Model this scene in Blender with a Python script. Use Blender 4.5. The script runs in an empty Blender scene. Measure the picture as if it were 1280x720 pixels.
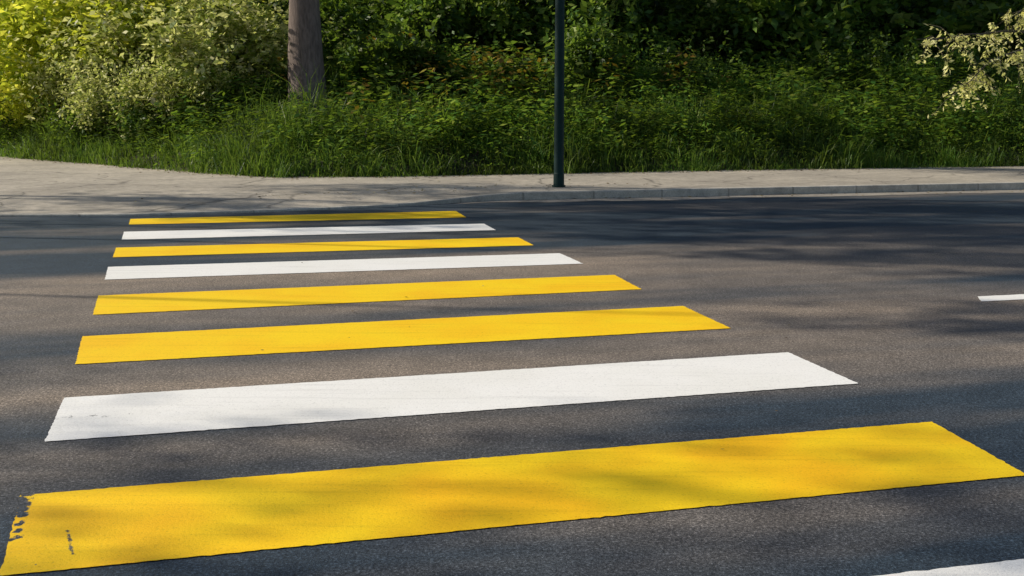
import bpy, math, numpy as np
from mathutils import Vector
SC=bpy.context.scene
COL=SC.collection
TAU=2*math.pi
# ------------------------------------------------------------------ helpers
def link(o): COL.objects.link(o); return o
def tag(o,label=None,category=None,group=None,kind=None):
    if label:o["label"]=label
    if category:o["category"]=category
    if group:o["group"]=group
    if kind:o["kind"]=kind
    return o
def mesh_np(name,V,F,mats,midx=None,smooth=False):
    me=bpy.data.meshes.new(name)
    V=np.asarray(V,dtype=np.float32);F=np.asarray(F,dtype=np.int32)
    me.vertices.add(len(V));me.vertices.foreach_set("co",V.ravel())
    n=len(F);k=F.shape[1]
    me.loops.add(n*k);me.loops.foreach_set("vertex_index",F.ravel())
    me.polygons.add(n);me.polygons.foreach_set("loop_start",np.arange(0,n*k,k,dtype=np.int32))
    me.polygons.foreach_set("loop_total",np.full(n,k,dtype=np.int32))
    if not isinstance(mats,(list,tuple)):mats=[mats]
    for m in mats:me.materials.append(m)
    if midx is not None:me.polygons.foreach_set("material_index",np.asarray(midx,dtype=np.int32))
    me.polygons.foreach_set("use_smooth",np.full(n,bool(smooth)))
    me.update(calc_edges=True);me.validate()
    return me
def quads_mesh(name,Q,mats,midx=None):
    Q=np.asarray(Q);n=len(Q)
    return mesh_np(name,Q.reshape(-1,3),np.arange(n*4).reshape(n,4),mats,midx)
def obj(name,me,parent=None,loc=None):
    o=bpy.data.objects.new(name,me);link(o)
    if loc is not None:o.location=loc
    if parent is not None:o.parent=parent
    return o
def empty(name,loc):
    o=bpy.data.objects.new(name,None);o.empty_display_size=.3;link(o);o.location=loc;return o
class Tubes:
    def __init__(s):s.V=[];s.F=[];s.n=0
    def add(s,P,R,k=8,wob=0,rng=None):
        P=np.asarray(P,float);m=len(P);R=np.broadcast_to(np.asarray(R,float),(m,))
        T=np.gradient(P,axis=0);T/=np.linalg.norm(T,axis=1)[:,None]+1e-9
        ref=np.array([0,0,1.]) if abs(T[0][2])<.8 else np.array([1.,0,0])
        a=np.arange(k)/k*TAU
        for i in range(m):
            u=np.cross(T[i],ref);u/=np.linalg.norm(u)+1e-9;v=np.cross(T[i],u)
            r=R[i]*(1+(wob*rng.standard_normal(k) if wob else 0))
            s.V.append(P[i]+(np.cos(a)*r)[:,None]*u+(np.sin(a)*r)[:,None]*v)
        for i in range(m-1):
            b=s.n+i*k
            for j in range(k):
                s.F.append((b+j,b+(j+1)%k,b+k+(j+1)%k,b+k+j))
        s.n+=m*k
    def mesh(s,name,mat,smooth=True):
        return mesh_np(name,np.concatenate(s.V),s.F,mat,smooth=smooth)
def leafquads(rng,C,L,W,up=0.0,droop=0.0,jit=.35):
    n=len(C);a=rng.standard_normal((n,3));a[:,2]=a[:,2]*.6-droop
    a/=np.linalg.norm(a,axis=1)[:,None]
    r=rng.standard_normal((n,3));r[:,2]+=up*2
    b=np.cross(a,r);b/=np.linalg.norm(b,axis=1)[:,None]+1e-9
    s=(1+jit*rng.standard_normal(n)).clip(.4,1.8)[:,None]
    C=np.asarray(C)
    return np.stack([C,C+a*L*s*.45+b*W*s*.5,C+a*L*s,C+a*L*s*.45-b*W*s*.5],1)
# ------------------------------------------------------------------ materials
def newmat(name):
    m=bpy.data.materials.new(name);m.use_nodes=True;nt=m.node_tree
    for n in list(nt.nodes):nt.nodes.remove(n)
    out=nt.nodes.new('ShaderNodeOutputMaterial');return m,nt,out
def N(nt,t,**k):
    n=nt.nodes.new(t)
    for a,v in k.items():
        if a in n.inputs.keys():n.inputs[a].default_value=v
        else:setattr(n,a,v)
    return n
def noise(nt,vec,scale,detail=4,rough=.55,dist=0):
    n=nt.nodes.new('ShaderNodeTexNoise');n.inputs['Scale'].default_value=scale;n.inputs['Detail'].default_value=detail
    n.inputs['Roughness'].default_value=rough;n.inputs['Distortion'].default_value=dist
    nt.links.new(vec,n.inputs['Vector']);return n.outputs['Fac']
def ramp(nt,fac,stops):
    r=nt.nodes.new('ShaderNodeValToRGB');e=r.color_ramp.elements
    e[0].position=stops[0][0];e[0].color=(*stops[0][1],1);e[1].position=stops[-1][0];e[1].color=(*stops[-1][1],1)
    for p,cc in stops[1:-1]:
        x=e.new(p);x.color=(*cc,1)
    nt.links.new(fac,r.inputs['Fac']);return r.outputs['Color']
def mix(nt,a,b,f,mode='MIX'):
    n=nt.nodes.new('ShaderNodeMix');n.data_type='RGBA';n.blend_type=mode
    if isinstance(f,(int,float)):n.inputs[0].default_value=f
    else:nt.links.new(f,n.inputs[0])
    for i,v in((6,a),(7,b)):
        if isinstance(v,tuple):n.inputs[i].default_value=(*v,1)
        else:nt.links.new(v,n.inputs[i])
    return n.outputs[2]
def math_(nt,op,a,b=0.0,clamp=False):
    n=nt.nodes.new('ShaderNodeMath');n.operation=op;n.use_clamp=clamp
    for i,v in((0,a),(1,b)):
        if isinstance(v,(int,float)):n.inputs[i].default_value=v
        else:nt.links.new(v,n.inputs[i])
    return n.outputs[0]
def bump(nt,h,strength,dist):
    n=nt.nodes.new('ShaderNodeBump');n.inputs['Strength'].default_value=strength;n.inputs['Distance'].default_value=dist
    nt.links.new(h,n.inputs['Height']);return n.outputs['Normal']
def pos(nt):return nt.nodes.new('ShaderNodeNewGeometry').outputs['Position']
def g3(v):return(v,v,v)
def leafmat(name,cols,trans=(.10,.16,.02),tf=.35,clump=1.2,rough=.5,spec=.3,k0=.5,k1=1.35):
    m,nt,out=newmat(name);geo=nt.nodes.new('ShaderNodeNewGeometry')
    base=ramp(nt,geo.outputs['Random Per Island'],[(i/(len(cols)-1),c) for i,c in enumerate(cols)])
    cl=noise(nt,geo.outputs['Position'],clump,2)
    base=mix(nt,base,ramp(nt,cl,[(.35,g3(k0)),(.65,g3(k1))]),1.0,'MULTIPLY')
    p=N(nt,'ShaderNodeBsdfPrincipled');nt.links.new(base,p.inputs['Base Color']);p.inputs['Roughness'].default_value=rough
    p.inputs['Specular IOR Level'].default_value=spec
    t=nt.nodes.new('ShaderNodeBsdfTranslucent');tc=mix(nt,base,trans,.5);nt.links.new(tc,t.inputs['Color'])
    mx=nt.nodes.new('ShaderNodeMixShader');mx.inputs[0].default_value=tf
    nt.links.new(p.outputs[0],mx.inputs[1]);nt.links.new(t.outputs[0],mx.inputs[2]);nt.links.new(mx.outputs[0],out.inputs[0]);return m
def asphalt_nodes(nt):
    P=pos(nt)
    # road axis runs 15 degrees off world x: lane wear and painted sun and shade bands follow it
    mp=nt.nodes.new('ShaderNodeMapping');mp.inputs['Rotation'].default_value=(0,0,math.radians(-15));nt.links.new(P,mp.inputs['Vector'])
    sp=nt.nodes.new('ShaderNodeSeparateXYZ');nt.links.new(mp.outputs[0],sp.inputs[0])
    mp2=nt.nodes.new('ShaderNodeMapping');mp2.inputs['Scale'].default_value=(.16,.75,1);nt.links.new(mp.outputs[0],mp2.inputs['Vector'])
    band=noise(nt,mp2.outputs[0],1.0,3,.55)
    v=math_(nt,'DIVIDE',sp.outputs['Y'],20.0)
    prof=ramp(nt,v,[(.0,g3(.25)),(.22,g3(.06)),(.32,g3(.80)),(.41,g3(.35)),(.49,g3(.90)),(.56,g3(.30)),(.64,g3(.0)),(1,g3(.2))])  # high values paint worn sunlit bands, low values paint shaded ones
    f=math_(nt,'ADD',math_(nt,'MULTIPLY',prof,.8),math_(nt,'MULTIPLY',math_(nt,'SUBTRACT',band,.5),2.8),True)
    mid=noise(nt,P,3.5,3,.6);fine=noise(nt,P,240,1,.7);grit=noise(nt,P,82,2,.8);co=noise(nt,P,30,2,.7)
    col=mix(nt,(.034,.049,.066),(.290,.230,.176),f)  # dark end tinted with the sky blue of shade, tan end worn and sunlit
    col=mix(nt,col,ramp(nt,mid,[(.3,g3(.85)),(.7,g3(1.15))]),1.0,'MULTIPLY')
    col=mix(nt,col,ramp(nt,co,[(.3,g3(.72)),(.7,g3(1.3))]),1.0,'MULTIPLY')
    col=mix(nt,col,ramp(nt,grit,[(.3,g3(.35)),(.5,g3(.85)),(.62,g3(1.5)),(.72,g3(3.0))]),1.0,'MULTIPLY')
    col=mix(nt,col,ramp(nt,fine,[(.3,g3(.5)),(.5,g3(1)),(.75,g3(2.0))]),.8,'MULTIPLY')
    return P,col,grit,fine
def asphalt():
    m,nt,out=newmat('asphalt')
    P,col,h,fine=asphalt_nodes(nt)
    p=N(nt,'ShaderNodeBsdfPrincipled',Roughness=.66);p.inputs['Specular IOR Level'].default_value=.28
    nt.links.new(col,p.inputs['Base Color'])
    nt.links.new(bump(nt,h,.6,.006),p.inputs['Normal'])
    nt.links.new(p.outputs[0],out.inputs[0]);return m
def paint(name,col,wear_pt=None,col2=None):
    m,nt,out=newmat(name)
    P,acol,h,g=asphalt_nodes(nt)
    a=noise(nt,P,34,4,.75);b=noise(nt,P,1.3,2,.6)
    c2=col2 or tuple(x*.82 for x in col)
    base=mix(nt,c2,col,ramp(nt,b,[(.35,g3(0)),(.6,g3(1))]))
    base=mix(nt,base,ramp(nt,h,[(.3,g3(.78)),(.42,g3(1.0)),(.7,g3(1.04))]),1.0,'MULTIPLY')
    mp=nt.nodes.new('ShaderNodeMapping');mp.inputs['Rotation'].default_value=(0,0,math.radians(-15));mp.inputs['Scale'].default_value=(.5,9,1)
    nt.links.new(P,mp.inputs['Vector']);st=noise(nt,mp.outputs[0],1.5,4,.65)
    base=mix(nt,base,ramp(nt,st,[(.30,g3(.80)),(.46,g3(1.0))]),.6,'MULTIPLY')
    wm=math_(nt,'ADD',math_(nt,'MULTIPLY',a,.75),math_(nt,'MULTIPLY',g,.35))
    wm=math_(nt,'ADD',wm,math_(nt,'MULTIPLY',b,.12))
    if wear_pt:
        for (x,y,r,k) in wear_pt:
            d=nt.nodes.new('ShaderNodeVectorMath');d.operation='DISTANCE';nt.links.new(P,d.inputs[0]);d.inputs[1].default_value=(x,y,0)
            q=math_(nt,'SUBTRACT',1.0,math_(nt,'DIVIDE',d.outputs['Value'],r),True)
            wm=math_(nt,'ADD',wm,math_(nt,'MULTIPLY',q,k))
    mask=ramp(nt,wm,[(.81,g3(0)),(.86,g3(1))])
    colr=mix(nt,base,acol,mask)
    p=N(nt,'ShaderNodeBsdfPrincipled',Roughness=.6);p.inputs['Specular IOR Level'].default_value=.3
    nt.links.new(colr,p.inputs['Base Color']);nt.links.new(bump(nt,h,.35,.004),p.inputs['Normal'])
    nt.links.new(p.outputs[0],out.inputs[0]);return m
def concrete(name,c1,c2,joints=None,bs=.4,mort=.6,cracks=False):
    m,nt,out=newmat(name);P=pos(nt)
    a=noise(nt,P,.5,4,.6);b=noise(nt,P,7,3,.7);f=noise(nt,P,90,1,.7)
    col=ramp(nt,a,[(.3,c1),(.7,c2)])
    col=mix(nt,col,ramp(nt,b,[(.3,g3(.72)),(.7,g3(1.15))]),1.0,'MULTIPLY')
    col=mix(nt,col,ramp(nt,f,[(.3,g3(.7)),(.7,g3(1.25))]),.8,'MULTIPLY')
    if joints:
        mp=nt.nodes.new('ShaderNodeMapping');mp.inputs['Rotation'].default_value=(0,0,math.radians(-38));mp.inputs['Location'].default_value=(7,0.4,0);nt.links.new(P,mp.inputs['Vector'])
        br=nt.nodes.new('ShaderNodeTexBrick');br.inputs['Scale'].default_value=1;br.inputs['Mortar Size'].default_value=.014
        br.inputs['Brick Width'].default_value=joints[0];br.inputs['Row Height'].default_value=joints[1];br.offset=0
        nt.links.new(mp.outputs[0],br.inputs['Vector'])
        br.inputs['Color1'].default_value=(1,1,1,1);br.inputs['Color2'].default_value=(.84,.84,.84,1);br.inputs['Mortar'].default_value=(mort,mort,mort,1)
        col=mix(nt,col,br.outputs['Color'],1.0,'MULTIPLY')
    if cracks:
        wv=nt.nodes.new('ShaderNodeTexNoise');wv.inputs['Scale'].default_value=1.5;nt.links.new(P,wv.inputs['Vector'])
        add=nt.nodes.new('ShaderNodeVectorMath');add.operation='MULTIPLY_ADD';nt.links.new(wv.outputs['Color'],add.inputs[0]);add.inputs[1].default_value=(.8,.8,0);nt.links.new(P,add.inputs[2])
        vo=nt.nodes.new('ShaderNodeTexVoronoi');vo.feature='DISTANCE_TO_EDGE';vo.inputs['Scale'].default_value=.38;nt.links.new(add.outputs[0],vo.inputs['Vector'])
        col=mix(nt,col,ramp(nt,vo.outputs['Distance'],[(.0,g3(.35)),(.012,g3(1))]),.85,'MULTIPLY')
    p=N(nt,'ShaderNodeBsdfPrincipled',Roughness=.8);nt.links.new(col,p.inputs['Base Color'])
    nt.links.new(bump(nt,math_(nt,'ADD',f,b),bs,.006),p.inputs['Normal']);nt.links.new(p.outputs[0],out.inputs[0]);return m
def bark(name,c1,c2,bd=.05):
    m,nt,out=newmat(name);tc=nt.nodes.new('ShaderNodeTexCoord')
    mp=nt.nodes.new('ShaderNodeMapping');mp.inputs['Scale'].default_value=(1,1,.22);nt.links.new(tc.outputs['Object'],mp.inputs['Vector'])
    a=noise(nt,mp.outputs[0],16,5,.7,.6);b=noise(nt,mp.outputs[0],2.2,3)
    col=mix(nt,ramp(nt,a,[(.36,c1),(.62,c2)]),ramp(nt,b,[(.3,g3(.75)),(.7,g3(1.2))]),1.0,'MULTIPLY')
    p=N(nt,'ShaderNodeBsdfPrincipled',Roughness=.9);nt.links.new(col,p.inputs['Base Color'])
    nt.links.new(bump(nt,a,1.0,bd),p.inputs['Normal']);nt.links.new(p.outputs[0],out.inputs[0]);return m
def plain(name,col,rough=.5,metal=0,spec=.5):
    m,nt,out=newmat(name);P=pos(nt);a=noise(nt,P,14,4,.6)
    c=ramp(nt,a,[(.3,tuple(x*.75 for x in col)),(.7,tuple(x*1.15 for x in col))])
    p=N(nt,'ShaderNodeBsdfPrincipled',Roughness=rough,Metallic=metal);p.inputs['Specular IOR Level'].default_value=spec;nt.links.new(c,p.inputs['Base Color']);nt.links.new(p.outputs[0],out.inputs[0]);return m
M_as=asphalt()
YC=(.98,.65,.008);YC2=(.96,.56,.006)
M_ye=paint('yellow_road_paint',YC,col2=YC2)
rc=np.random.default_rng(5)
W8=[(-1.873+.25*t+rc.uniform(0,.035),4.369-.777*t+rc.uniform(-.015,.015),rc.uniform(.018,.045),rc.uniform(.35,.7)) for t in np.linspace(.0,.62,13)]+[(-1.86,4.34,.09,.22),(-1.82,4.2,.10,.22)]+[(-1.555+.006*i,3.99-.0135*i,.015,.32) for i in range(17)]
M_ye8=paint('worn_yellow_road_paint',(.98,.65,.008),col2=(.95,.52,.006),wear_pt=W8)
M_wh=paint('white_road_paint',(.90,.88,.84),col2=(.86,.84,.79))
W7=[(-2.10,5.50,.05,.26),(-2.0,5.52,.06,.24),(-1.93,5.51,.04,.26),(-1.82,5.55,.05,.24)]+[(-1.7+.09*i,5.56+.022*i+.012*math.sin(i*1.7),.05,.14) for i in range(10)]
M_wh7=paint('worn_white_road_paint',(.90,.88,.84),col2=(.86,.84,.79),wear_pt=W7)
M_pv=concrete('pavement_concrete',(.34,.30,.245),(.58,.51,.41),(60.0,2.7),mort=.5,cracks=True)
M_kb=concrete('kerb_concrete',(.42,.385,.325),(.60,.55,.46),(1.0,40.))
M_gt=concrete('dusty_gutter_concrete',(.24,.21,.175),(.36,.32,.265))
M_soil=concrete('soil',(.022,.018,.011),(.045,.036,.02),bs=1)
M_grd=concrete('ground_soil',(.03,.035,.015),(.05,.05,.025))
M_bark=bark('bark',(.11,.082,.068),(.22,.165,.14),.02)
M_bdark=bark('dark_bark',(.015,.012,.010),(.045,.035,.028))
M_grass=leafmat('grass_blades',[(.025,.07,.010),(.055,.125,.016),(.10,.18,.022),(.19,.24,.045)],(.24,.36,.03),.42,.9,k0=.35,k1=1.5)
M_herb=leafmat('undergrowth_leaves',[(.028,.08,.012),(.06,.14,.018),(.12,.21,.024),(.24,.28,.04)],(.30,.44,.03),.45,.7,k0=.35,k1=1.75)
M_shr=leafmat('shrub_leaves',[(.024,.062,.012),(.052,.11,.018),(.105,.18,.022),(.20,.24,.04)],(.26,.40,.03),.45,.9,k0=.4,k1=1.7)
M_pale=leafmat('pale_variegated_leaves',[(.06,.13,.02),(.22,.31,.05),(.62,.62,.24),(.92,.86,.52)],(.72,.76,.16),.48,1.8,k0=.5,k1=1.3)
M_yel=leafmat('yellow_green_leaves',[(.10,.20,.015),(.30,.42,.03),(.62,.66,.06),(.88,.80,.14)],(.95,.98,.07),.5,1.6,k0=.55,k1=1.2)
M_aut=leafmat('orange_brown_leaves',[(.08,.06,.012),(.20,.12,.02),(.30,.24,.03),(.10,.15,.025)],(.36,.24,.02),.38,1.5)
M_cream=leafmat('cream_leaves',[(.28,.34,.07),(.62,.62,.18),(.86,.82,.36),(.95,.90,.52)],(.92,.90,.30),.5,3,k0=.8)
M_for=leafmat('forest_leaves',[(.018,.048,.009),(.038,.08,.014),(.07,.12,.018),(.13,.17,.03)],(.18,.30,.02),.42,.8,k0=.35,k1=1.5)
M_shade=leafmat('canopy_leaves',[(.02,.04,.01),(.035,.06,.014),(.05,.08,.02)],(.10,.16,.02),.25,.8)
M_pole=plain('teal_painted_steel',(.005,.026,.025),.6,spec=.2)
M_lens=plain('lamp_lens_glass',(.5,.5,.45),.2)
M_twig=bark('twig_bark',(.05,.04,.03),(.12,.10,.07))
M_lit=leafmat('dry_fallen_leaves',[(.08,.05,.02),(.18,.12,.05),(.28,.24,.10),(.3,.28,.2)],(.2,.1,.02),.15,1)
# ------------------------------------------------------------------ layout (metres)
KERB=np.array([(-60,14.8),(-30,15.05),(-8.56,15.1),(-4.9,15.2),(-3.08,15.85),(-1.35,16.75),(-.24,17.55),(1.94,18.1),(4.52,18.75),(8.45,19.7),(11.8,20.4),(30,25.0),(60,33)],float)
BACK=np.array([(-60,66),(-26,43),(-16.6,31.4),(-12.2,28.4),(-8.0,24.4),(-5.6,22.0),(-4.16,20.9),(-1.98,21.1),(.88,22.0),(5.6,23.3),(10.5,24.4),(14.6,25.3),(30,29.6),(60,38)],float)
def kerb_y(x):return np.interp(x,KERB[:,0],KERB[:,1])
def back_y(x):return np.interp(x,BACK[:,0],BACK[:,1])
def kerb_h(x):return np.interp(x,[-60,-1.7,.2,60],[.03,.03,.12,.12])
def hz(x,y):
    d=np.maximum(0,y-back_y(x))*.95
    return .10+2.6*(1-np.exp(-d/10))+.05*d+ (1-np.exp(-d/2))*(.12*np.sin(x*.9+y*.4)+.10*np.sin(x*.37-y*.8+1))
o=obj('ground',mesh_np('ground',[(-400,-400,-.06),(400,-400,-.06),(400,400,-.06),(-400,400,-.06)],[(0,1,2,3)],M_grd));tag(o,kind='structure',label='dark soil ground reaching the horizon')
xs=np.unique(np.concatenate([np.linspace(-60,60,121),KERB[:,0]]))
V=[];F=[]
for x in xs:V.append((x,-40,0));V.append((x,float(kerb_y(x)),0))
for i in range(len(xs)-1):F.append((2*i,2*i+2,2*i+3,2*i+1))
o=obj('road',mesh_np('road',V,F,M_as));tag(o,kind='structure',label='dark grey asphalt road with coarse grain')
V=[];F=[];xg=np.linspace(-.9,60,260);rg=np.random.default_rng(3)
for x in xg:
    w=.5*min(1,(x+.9)/1.5)+.01;V.append((x,float(kerb_y(x))-w+rg.normal(0,.03)+.05*math.sin(x*2.1),.004));V.append((x,float(kerb_y(x))-.002,.004))
for i in range(len(xg)-1):F.append((2*i,2*i+2,2*i+3,2*i+1))
o=obj('gutter',mesh_np('gutter',V,F,M_gt));tag(o,kind='structure',label='dusty concrete gutter strip beside the kerb')
xk=np.linspace(-60,60,721);V=[];F=[]
for x in xk:
    y=float(kerb_y(x));h=float(kerb_h(x));b=min(.02,h*.5)
    for p in((y,-.05),(y,h-b),(y+b*.35,h-b*.3),(y+b,h),(y+.16,h+.002)):V.append((x,)+p)
for i in range(len(xk)-1):
    for j in range(4):F.append((i*5+j,i*5+5+j,i*5+6+j,i*5+1+j))
o=obj('kerb',mesh_np('kerb',V,F,M_kb));tag(o,kind='structure',label='pale concrete kerb lowered at the crosswalk')
V=[];F=[];nv=14
xp=np.linspace(-60,60,361)
for x in xp:
    y0=float(kerb_y(x))+.163;y1=float(back_y(x))+.25;h=float(kerb_h(x))
    for j in range(nv+1):
        t=j/nv;V.append((x,y0+(y1-y0)*t,h-.004+(.13-h+.004)*min(1,t*2.2)))
for i in range(len(xp)-1):
    for j in range(nv):a=i*(nv+1)+j;F.append((a,a+nv+1,a+nv+2,a+1))
o=obj('pavement',mesh_np('pavement',V,F,M_pv,smooth=True));tag(o,kind='structure',label='worn beige grey concrete pavement along the green bank')
X=np.linspace(-60,60,241);D=np.concatenate([np.linspace(0,12,49),np.linspace(13,90,40)])
XX,DD=np.meshgrid(X,D,indexing='ij');YY=back_y(XX)+.02*np.sin(XX*5)+DD;ZZ=hz(XX,YY);rn=np.random.default_rng(1)
ZZ+=np.where(DD>.3,rn.normal(0,.03,ZZ.shape),0);ZZ[:,0]=.05
V=np.stack([XX,YY,ZZ],-1).reshape(-1,3);nd=len(D);ii,jj=np.meshgrid(np.arange(len(X)-1),np.arange(nd-1),indexing='ij')
a=(ii*nd+jj).ravel();F=np.stack([a,a+nd,a+nd+1,a+1],1)
o=obj('hill',mesh_np('hill',V,F,M_soil,smooth=True));tag(o,kind='structure',label='dark earth bank rising behind the pavement')
# ------------------------------------------------------------------ crosswalk stripes
ST=[('y',[(-4.767,14.859),(-.749,15.922),(-.577,15.06),(-4.576,14.194)]),
('w',[(-4.385,13.421),(-.336,14.286),(-.183,13.586),(-4.164,12.654)]),
('y',[(-3.999,11.968),(.069,12.875),(.222,12.166),(-3.79,11.235)]),
('w',[(-3.618,10.586),(.467,11.53),(.65,10.794),(-3.391,9.826)]),
('y',[(-3.167,9.015),(.876,10.098),(1.025,9.323),(-2.926,8.198)]),
('y',[(-2.728,7.436),(1.245,8.554),(1.44,7.702),(-2.483,6.632)]),
('w7',[(-2.262,5.864),(1.643,6.955),(1.837,6.171),(-2.058,5.085)]),
('y8',[(-1.873,4.369),(1.964,5.413),(2.071,4.613),(-1.623,3.592)]),
('w',[(-1.47,2.90),(2.36,3.91),(2.46,3.10),(-1.24,2.09)])]
def stripe_mesh(name,c,mat,seed,jit=.004,n1=160,n2=40):
    r=np.random.default_rng(seed);c=np.array(c,float);P=[]
    for a,b,n in((0,1,n1),(1,2,n2),(2,3,n1),(3,0,n2)):
        e=c[b]-c[a];nrm=np.array([-e[1],e[0]])/np.linalg.norm(e)
        w=r.normal(0,1,n)*jit;w[0]*=.3
        for i in range(n):P.append(c[a]+e*i/n+nrm*w[i])
    me=bpy.data.meshes.new(name);me.from_pydata([(p[0],p[1],.004) for p in P],[],[tuple(range(len(P)))])
    me.update()
    if me.polygons[0].normal.z<0:me.flip_normals()
    me.materials.append(mat);return me
lab={'y':'yellow painted crosswalk stripe on dark asphalt','w':'white painted crosswalk stripe on dark asphalt','w7':'white crosswalk stripe with small scuffs at one end','y8':'wide yellow crosswalk stripe chipped at one end'}
for i,(k,c) in enumerate(ST):
    m={'y':M_ye,'w':M_wh,'w7':M_wh7,'y8':M_ye8}[k]
    o=obj('crosswalk_stripe',stripe_mesh('crosswalk_stripe',c,m,i+10,.0020));tag(o,lab[k],'road marking','painted crosswalk stripes')
o=obj('lane_line',stripe_mesh('lane_line',[(3.55,8.977),(5.6,9.5),(5.63,9.30),(3.49,8.75)],M_wh,40,.003,40,5));tag(o,'short white lane dash painted on dark asphalt','road marking')
# ------------------------------------------------------------------ street lamp
T=Tubes();T.add([(0,0,0),(0,0,2),(0,0,4.5),(0,0,7.6)],[.078,.074,.066,.052],24)
lamp=empty('street_lamp',(.73,18.65,.128));tag(lamp,'tall dark teal steel street lamp post on the pavement edge','street lamp')
obj('pole',T.mesh('pole',M_pole),lamp)
T=Tubes();T.add([(0,0,.0),(0,0,.022),(0,0,.024),(0,0,.024)],[.105,.105,.10,.08],28)
T.add([(0,0,.024),(0,0,.2),(0,0,.22)],[.085,.083,.077],24)
for a in range(4):
    x,y=.093*math.cos(a*TAU/4+.6),.093*math.sin(a*TAU/4+.6);T.add([(x,y,.02),(x,y,.04),(x,y,.041)],[.008,.008,.001],6)
obj('base_plate',T.mesh('base_plate',M_pole,False),lamp)
T=Tubes();T.add([(0,0,7.5),(-.02,-.15,7.85),(-.05,-.6,8.05),(-.1,-1.5,8.15)],[.045,.042,.04,.035],12);obj('arm',T.mesh('arm',M_pole),lamp)
T=Tubes();T.add([(-.1,-1.4,8.15),(-.1,-1.5,8.15),(-.12,-1.8,8.14),(-.13,-2.05,8.12),(-.13,-2.12,8.12)],[.03,.09,.14,.10,.02],14);obj('lamp_head',T.mesh('lamp_head',M_pole),lamp)
T=Tubes();T.add([(-.115,-1.55,8.08),(-.12,-1.8,8.03),(-.13,-2.0,8.07)],[.04,.09,.03],12);obj('lamp_lens',T.mesh('lamp_lens',M_lens),lamp)
# ------------------------------------------------------------------ grass and undergrowth (stuff)
rng=np.random.default_rng(7)
def scatter(n,x0,x1,d0,d1,power=1.0):
    x=rng.uniform(x0,x1,n);d=d0+(d1-d0)*rng.random(n)**power
    bare=(np.abs(x+4.33)<.6)&(d>4.0)&(d<5.4);x,d=x[~bare],d[~bare]
    y=back_y(x)+d;return x,y,hz(x,y)
def blades(n,x0,x1,d0,d1,h0,h1,w,power=1.0,tuft=6,lean=.35,spread=.05):
    nt_=n//tuft;x,y,z=scatter(nt_,x0,x1,d0,d1,power);nt_=len(x)
    hs=rng.uniform(h0,h1,nt_)*(.75+.35*np.sin(x*1.7)*np.sin(x*.53+1)+.25*np.sin(x*4.1+y*3)+.3*rng.random(nt_)).clip(.35,2)
    x=np.repeat(x,tuft)+rng.normal(0,spread,nt_*tuft);y=np.repeat(y,tuft)+rng.normal(0,spread,nt_*tuft);z=np.repeat(z,tuft)-.03
    h=np.repeat(hs,tuft)*rng.uniform(.5,1.2,nt_*tuft);m=len(x)
    a=rng.uniform(0,TAU,m);dr=np.stack([np.cos(a),np.sin(a),0*a],1);l=rng.uniform(.1,lean*1.8,m)*h
    P0=np.stack([x,y,z],1);up=np.array([0,0,1.])
    P1=P0+up*(h*.65)[:,None]+dr*(l*.3)[:,None];P2=P0+up*(h*rng.uniform(.5,1,m))[:,None]+dr*l[:,None]
    b=rng.uniform(0,TAU,m);s=np.stack([np.cos(b),np.sin(b),0*b],1)*(w*rng.uniform(.6,1.3,m))[:,None]/2
    V=np.stack([P0-s,P0+s,P1+s*.8,P1-s*.8,P2+s*.1,P2-s*.1],1)
    i=np.arange(m)*6;F=np.concatenate([np.stack([i,i+1,i+2,i+3],1),np.stack([i+3,i+2,i+4,i+5],1)])
    return V.reshape(-1,3),F
Vs=[];Fs=[];off=0
for args in[(44000,-22,15,.0,2.6,.28,.66,.019,.85,9,.8,.10),(24000,-22,15,1.8,6.5,.50,1.0,.020,1,9,.7,.09),(14000,-22,15,-.18,.25,.10,.34,.018,1,7,.8,.07)]:
    V,F=blades(*args);Vs.append(V);Fs.append(F+off);off+=len(V)
o=obj('grass',mesh_np('grass',np.concatenate(Vs),np.concatenate(Fs),M_grass));tag(o,'tall uneven green grass along the pavement edge','grass',kind='stuff')
def herb_template(r,nl,H,L,W,spread):
    t=r.uniform(.15,1,nl);a=r.uniform(0,TAU,nl);c=np.stack([np.cos(a)*.02,np.sin(a)*.02,t*H],1)
    rad=spread*(1.15-t*.75);d=np.stack([np.cos(a),np.sin(a),r.uniform(-.35,.5,nl)],1);d/=np.linalg.norm(d,axis=1)[:,None]
    c=c+d*(rad*r.uniform(.2,1,nl))[:,None]
    sd=np.stack([-np.sin(a),np.cos(a),r.normal(0,.35,nl)],1);s=r.uniform(.7,1.3,nl)[:,None]
    tip=d.copy();tip[:,2]-=.25
    return np.stack([c,c+tip*L*s*.45+sd*W*s*.5,c+tip*L*s,c+tip*L*s*.45-sd*W*s*.5],1)
def plant(T,x,y,z,s):
    n=len(x);a=rng.uniform(0,TAU,n);ca,sa=np.cos(a),np.sin(a)
    lx,ly=rng.normal(0,.18,n),rng.normal(0,.18,n)
    Q=T[None]*s[:,None,None,None];X=Q[...,0];Y=Q[...,1];Z=Q[...,2];e=(slice(None),None,None)
    R=np.stack([X*ca[e]-Y*sa[e]+Z*lx[e]+x[e],X*sa[e]+Y*ca[e]+Z*ly[e]+y[e],Z+z[e]],-1)
    return R.reshape(-1,4,3)
Qs=[]
for k in range(4):
    T=herb_template(rng,30,.68,.12,.040+.009*k,.17)
    x,y,z=scatter(920,-22,15,.7,7.5,.9);Qs.append(plant(T,x,y,z,rng.uniform(.6,1.35,len(x))*(1+.25*np.sin(x*.8+k))))
    T=herb_template(rng,26,.55,.10,.034,.16)
    x,y,z=scatter(380,-22,15,.10,2.2,1);Qs.append(plant(T,x,y,z,rng.uniform(.4,1.25,len(x))*(1+.35*np.sin(x*1.9+k*2))))
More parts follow.
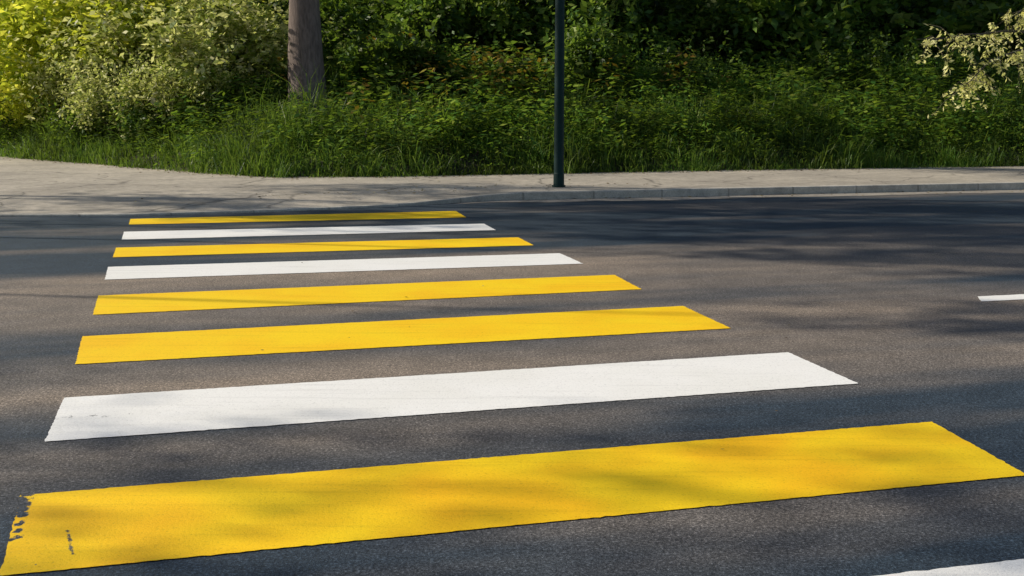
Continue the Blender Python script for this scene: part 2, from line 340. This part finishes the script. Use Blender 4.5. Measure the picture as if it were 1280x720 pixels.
Q=np.concatenate(Qs);o=obj('undergrowth',quads_mesh('undergrowth',Q,M_herb));tag(o,'dense leafy green undergrowth covering the bank','undergrowth',kind='stuff')
T=herb_template(rng,22,.75,.12,.06,.2);Qs=[]
for (cx,cd,n) in[(-1.2,4.0,11),(.2,4.8,14),(-2.4,4.8,7),(3.5,4.4,6),(-.3,6.5,12),(-7.5,3.0,3)]:
    x=cx+rng.normal(0,1.0,n);y=back_y(x)+cd+rng.normal(0,.9,n);Qs.append(plant(T,x,y,hz(x,y)+.15,rng.uniform(.9,1.7,n)))
o=obj('orange_brown_weeds',quads_mesh('orange_brown_weeds',np.concatenate(Qs),M_aut));tag(o,'orange brown weeds mixed into the green bank','weeds',kind='stuff')
# ------------------------------------------------------------------ shrubs
def shrub_mesh(name,seed,rx,ry,rz,lobes,per,L,W,mat,droop=.2,open_=.75,shoots=2):
    r=np.random.default_rng(seed);C=[];T=Tubes()
    for i in range(lobes):
        a=r.uniform(0,TAU);rad=open_*r.uniform(.35,1)
        c=np.array([rx*rad*math.cos(a),ry*rad*math.sin(a),rz*(.25+.6*r.random())*(1.1-.35*rad)+.1])
        T.add([(c[0]*.05,c[1]*.05,-.1),(c[0]*.3,c[1]*.3,c[2]*.45),tuple(c)],[.022,.014,.006],4)
        n=int(per*r.uniform(.5,1.4));d=r.standard_normal((n,3));d/=np.linalg.norm(d,axis=1)[:,None]
        R=np.array([rx,ry,rz*.8])*r.uniform(.14,.36);C.append(c+d*R*(r.random(n)**.35)[:,None])
        for s in range(shoots):
            dd=r.standard_normal(3);dd[2]=abs(dd[2])+.4;dd/=np.linalg.norm(dd);ll=r.uniform(.3,.7)*rz
            t=r.random(16)[:,None];C.append(c+dd*R*.7+dd*ll*t+r.normal(0,.03,(16,3)))
    C=np.concatenate(C);Q=leafquads(r,C,L,W,up=.5,droop=droop)
    V1=Q.reshape(-1,3);F1=np.arange(len(V1)).reshape(-1,4);V2=np.concatenate(T.V);F2=np.array(T.F)+len(V1)
    return mesh_np(name,np.concatenate([V1,V2]),np.concatenate([F1,F2]),[mat,M_twig],np.concatenate([np.zeros(len(F1)),np.ones(len(F2))]))
SH=[shrub_mesh('shrub',50+i,1.5,1.3,1.6,22,160,.11+.018*i,.055+.010*i,M_shr) for i in range(4)]
r=np.random.default_rng(21)
def put(me,x,y,s,label,cat='shrub',group='green shrubs on the wooded bank',zoff=-.15,name='shrub'):
    o=obj(name,me,loc=(x,y,float(hz(x,y))+zoff));o.rotation_euler=(0,0,r.uniform(0,TAU));o.scale=(s*r.uniform(.9,1.15),s*r.uniform(.9,1.15),s*r.uniform(.85,1.1));tag(o,label,cat,group);return o
for x in np.arange(-20,15,1.7):
    xx=x+r.uniform(-.5,.5);d=r.uniform(4.8,6.2)
    if abs(xx+4.3)<1.6:d=7.8
    put(SH[r.integers(4)],xx,float(back_y(xx))+d,r.uniform(.65,1.05),'dark green leafy shrub on the grassy bank')
for x in np.arange(-22,18,1.7):
    xx=x+r.uniform(-.6,.6);put(SH[r.integers(4)],xx,float(back_y(xx))+r.uniform(8,10),r.uniform(1.2,1.7),'dark green leafy shrub on the grassy bank')
for x in np.arange(-24,22,2.6):
    xx=x+r.uniform(-.6,.6);put(SH[r.integers(4)],xx,float(back_y(xx))+r.uniform(12,15),r.uniform(1.9,2.5),'tall dark green leafy shrub under woodland trees')
PB=[shrub_mesh('pale_shrub',80+i,1.5,1.2,2.0,34,150,.10,.05,M_pale,.35,1.05,6) for i in range(2)]
for x,y,s in[(-8.7,26.5,.8),(-6.9,26.5,.8),(-9.7,28.6,.95),(-7.6,28.0,1.45),(-6.3,28.4,1.1),(-9.2,30.2,1.5)]:
    put(PB[r.integers(2)],x,y,s,'bush with pale variegated leaves on the bank','bush','pale leaved bushes on the bank',name='pale_bush')
for x,y,s in[(-7.8,25.9,.55),(-9.6,27.2,.6),(-6.4,26.2,.5)]:
    put(SH[r.integers(4)],x,y,s,'dark green leafy shrub on the grassy bank')
YB=[shrub_mesh('yellow_shrub',90+i,1.7,1.3,2.4,30,160,.125,.055,M_yel,.25,1.05,6) for i in range(2)]
for x,y,s in[(-12.5,30.2,1.0),(-11.4,30.4,1.25),(-10.4,29.9,1.45),(-12.4,32.6,1.9),(-9.4,30.0,1.8)]:
    put(YB[r.integers(2)],x,y,s,'sunlit yellow green bush on the bank','bush','sunlit yellow green bushes',name='yellow_bush')
# ------------------------------------------------------------------ trees
def tree_parts(seed,H,r0,crown_base,crown_r,nl,per,L,W,mat,bmat,clump=(.45,.45,.27),wander=.05):
    r=np.random.default_rng(seed);T=Tubes();n=12;t=np.linspace(0,1,n)
    wx=np.cumsum(r.normal(0,wander,n));wy=np.cumsum(r.normal(0,wander,n));wx-=wx[0];wy-=wy[0]
    P=np.stack([wx,wy,t*H],1);R=r0*(1-.78*t);R[0]*=1.35;R[1]*=1.05
    P=np.insert(P,1,P[0]*.75+P[1]*.25,0);R=np.insert(R,1,r0*1.1)
    T.add(P,R,16,wob=.035,rng=r)
    C=[]
    for i in range(nl):
        f=crown_base/H+(1-crown_base/H)*((i+.5)/nl);p0=np.array([np.interp(f*H,P[:,2],P[:,k]) for k in range(3)])
        rr=np.interp(f,t,r0*(1-.78*t));a=i*2.4+r.uniform(-.5,.5)
        ff=(f-crown_base/H)/(1-crown_base/H);ln=crown_r*(.55+.75*math.sin(math.pi*min(1,ff*.85+.12)))*r.uniform(.75,1.1)
        el=.15+.7*ff;dv=np.array([math.cos(a)*math.cos(el),math.sin(a)*math.cos(el),math.sin(el)])
        pts=[p0+dv*ln*q+np.array([0,0,.06*ln*math.sin(q*3)])+r.normal(0,.05,3)*(q>0) for q in(0,.3,.6,1)]
        T.add(pts,[rr*.45,rr*.32,rr*.2,.012],6)
        for j in range(5):
            q=r.uniform(.35,1);b=np.array(pts[0])+(np.array(pts[3])-pts[0])*q;dd=dv*.5+r.standard_normal(3)*.6;dd/=np.linalg.norm(dd);l2=ln*r.uniform(.2,.42)
            e=b+dd*l2;T.add([b,b+dd*l2*.5+r.normal(0,.03,3),e],[rr*.14+.006,rr*.09+.004,.004],4)
            for cc in(e,b+dd*l2*.55):
                m=int(per*r.uniform(.5,1.4));C.append(cc+r.standard_normal((m,3))*np.array(clump)*r.uniform(.6,1.2))
    C=np.concatenate(C);Q=leafquads(r,C,L,W,up=.6,droop=.2)
    return T.mesh('trunk',bmat),quads_mesh('crown',Q,mat)
def put_tree(parts,x,y,z,label,group=None,rot=0,s=1.0,name='tree'):
    e=empty(name,(x,y,z));e.rotation_euler=(0,0,rot);e.scale=(s,s,s);tag(e,label,'tree',group)
    obj('trunk',parts[0],e);obj('crown',parts[1],e);return e
mt=tree_parts(5,13,.38,6.2,2.4,12,45,.15,.075,M_shade,M_bark,wander=.02)
put_tree(mt,-4.38,25.9,float(hz(-4.38,25.9))-.1,'tall tree with thick bare grey brown trunk on the bank')
FT=[tree_parts(100+i,11,.13+.02*i,.9,3.2,24,60,.20,.10,M_for,M_bdark,(.55,.55,.33)) for i in range(3)]
i=0
for x,d in[(-24,9),(-18.5,13),(-13.5,10),(-9,14),(-5.5,13.5),(-1.8,11.5),(1.8,13),(6.2,12.5),(9.8,11),(13.5,12),(19,12),(-21,19),(-15.5,19),(-10.5,20),(-6,19),(-1,17.5),(3,18),(7.5,17.5),(12,18),(17,18),(23,14)]:
    y=float(back_y(x))+d;put_tree(FT[i%3],x,y,float(hz(x,y))-.1,'dark leafy woodland tree with slim trunk on the bank','woodland trees on the bank',rot=i*1.7,s=.95+.1*(i%4),name='woodland_tree');i+=1
rw=np.random.default_rng(31);n=22000;x=rw.uniform(-48,48,n);d=rw.uniform(24,32,n);y=back_y(x)+d
z=hz(x,y)+rw.random(n)**.9*(9+2*np.sin(x*.5)+1.5*np.sin(x*1.3+1));C=np.stack([x,y,z],1)+rw.normal(0,.1,(n,3))
o=obj('distant_woodland',quads_mesh('distant_woodland',leafquads(rw,C,.55,.38,.2,.2),M_for));tag(o,'dense dark woodland closing the view','woodland',kind='stuff')
# slender roadside trees (layered boughs) whose shadows fall in long streaks over the road
CD=tree_parts(203,12.5,.05,6.5,1.5,9,11,.16,.085,M_shade,M_bdark,(1.2,.22,.14),wander=.16)
CB=tree_parts(201,19,.07,9.0,2.3,20,60,.18,.10,M_shade,M_bdark,(1.3,.22,.16),wander=.20)
CC=tree_parts(202,16,.045,10.5,.95,8,46,.16,.085,M_shade,M_bdark,(1.2,.14,.10),wander=.16)
for i,(pt,x,y) in enumerate([(CB,-12.6,18.6),(CB,-19.2,19.6),(CC,-13.8,10.9),(CC,-13.6,14.6),(CD,-14.4,4.5),(CD,-17.5,8.6),(CD,-21.0,17.2),(CC,-15.0,16.2)]):
    put_tree(pt,x,y,(.10 if y>kerb_y(x) else 0),'slender roadside tree with open leafy crown','roadside trees',rot=math.radians(-10)+math.pi*(i%2),name='roadside_tree')
# tree with cream leaved overhanging branch
r2=np.random.default_rng(77)
e=empty('overhanging_tree',(11.15,22.9,-.08));tag(e,'small tree with pale cream leaves drooping over the pavement','tree')
T=Tubes();T.add([(0,0,-.1),(-.1,-.1,1.2),(-.15,-.2,2.4),(-.1,-.3,3.6),(.1,-.2,5)],[.13,.11,.09,.07,.04],10,wob=.03,rng=r2)
L=[];
limbs=[[(-.15,-.2,2.3),(-1.3,-1.0,2.7),(-2.6,-1.9,2.72),(-3.6,-2.5,2.6),(-4.5,-2.9,2.5)],[(-.15,-.2,2.0),(-1.4,-1.4,2.45),(-2.4,-2.2,2.45),(-3.3,-2.7,2.1),(-3.7,-2.9,1.75)],[(-.1,-.3,2.9),(-1.2,-1.0,3.3),(-2.0,-1.6,3.2),(-2.7,-2.0,2.9)],
[(-.1,-.3,3.6),(.8,.5,4.3),(1.8,.8,4.5)],[(0,-.2,4.4),(-.8,.3,5.4),(-1.5,.6,5.8)],[(0,-.3,3.4),(.8,-1.0,4.0),(1.5,-1.8,3.9)]]
for q_,lm in enumerate(limbs):
    lm=np.array(lm);k=len(lm);tt=np.linspace(0,k-1,12);pp=np.stack([np.interp(tt,np.arange(k),lm[:,j]) for j in range(3)],1)+r2.normal(0,.02,(12,3))
    T.add(pp,np.linspace(.035,.006,12),6)
    for j in range(26 if q_==0 else 34):
        q=r2.uniform(.32,1)**.7*11;b=np.array([np.interp(q,np.arange(12),pp[:,c]) for c in range(3)]);dd=r2.standard_normal(3)*.6;dd[2]=-.5+r2.normal(0,.4);dd/=np.linalg.norm(dd);ln=r2.uniform(.25,.7)
        e1=b+dd*ln+np.array([0,0,-.12]);T.add([b,b+dd*ln*.5,e1],[.006,.004,.002],4)
        n=20;t=r2.random(n)[:,None];L.append(b+(e1-b)*t+r2.normal(0,.02,(n,3)))
obj('trunk',T.mesh('trunk',M_twig),e)
obj('crown',quads_mesh('crown',leafquads(r2,np.concatenate(L),.075,.034,.3,.6),M_cream),e)
# ------------------------------------------------------------------ litter
r3=np.random.default_rng(9)
x=r3.uniform(-13,11,1500);y=back_y(x)-np.abs(r3.normal(0,.35,1500));C=np.stack([x,y,np.full(1500,.136)],1)
x2=r3.uniform(0,12,260);C2=np.stack([x2,kerb_y(x2)-np.abs(r3.normal(0,.25,260)),np.full(260,.010)],1)
x4=r3.normal(-1.0,1.6,220);y4=kerb_y(x4)+.5+np.abs(r3.normal(0,.8,220));C4=np.stack([x4,y4,np.full(220,.137)],1)
x3=r3.uniform(-4,9,90);y3=r3.uniform(3,17,90);y3=np.minimum(y3,kerb_y(x3)-.1);C3=np.stack([x3,y3,np.full(90,.010)],1)
C=np.concatenate([C,C2,C4,C3]);n=len(C);a=r3.uniform(0,TAU,n);d=np.stack([np.cos(a),np.sin(a),.15*r3.random(n)],1);s=np.stack([-np.sin(a),np.cos(a),.3*r3.normal(size=n)],1)
l=r3.uniform(.025,.065,n)[:,None];l[-90:]*=.4
Q=np.stack([C,C+d*l*.5+s*l*.3,C+d*l,C+d*l*.5-s*l*.3],1);Q[...,2]=np.maximum(Q[...,2],C[:,None,2]-.002)
o=obj('fallen_leaves',quads_mesh('fallen_leaves',Q,M_lit));tag(o,'scattered dry fallen leaves along kerb and pavement','leaf litter',kind='stuff')
# ------------------------------------------------------------------ light
EL=math.radians(32);AZ=math.radians(-79)
S=Vector((math.sin(AZ)*math.cos(EL),math.cos(AZ)*math.cos(EL),math.sin(EL)))
l=bpy.data.lights.new('sun','SUN');l.energy=5.0;l.angle=math.radians(.6);l.color=(1,.92,.78)
lo=bpy.data.objects.new('sun',l);link(lo);lo.rotation_euler=(-S).to_track_quat('-Z','Y').to_euler()
w=bpy.data.worlds.new('World');SC.world=w;w.use_nodes=True;nt=w.node_tree
bg=nt.nodes['Background'];sk=nt.nodes.new('ShaderNodeTexSky');sk.sky_type='NISHITA';sk.sun_disc=False;sk.sun_elevation=EL;sk.sun_rotation=AZ
nt.links.new(sk.outputs[0],bg.inputs[0]);bg.inputs[1].default_value=.10
# ------------------------------------------------------------------ camera
cd=bpy.data.cameras.new('camera');cd.lens=1492/1280*36;cd.sensor_width=36;cd.clip_end=1500;cd.clip_start=.05
co=bpy.data.objects.new('camera',cd);link(co);co.location=(0,0,1.5);co.rotation_euler=(math.radians(90)-math.atan((360-122)/1492),0,0);SC.camera=co
SC.view_settings.view_transform='Standard';SC.view_settings.look='None';SC.view_settings.exposure=0
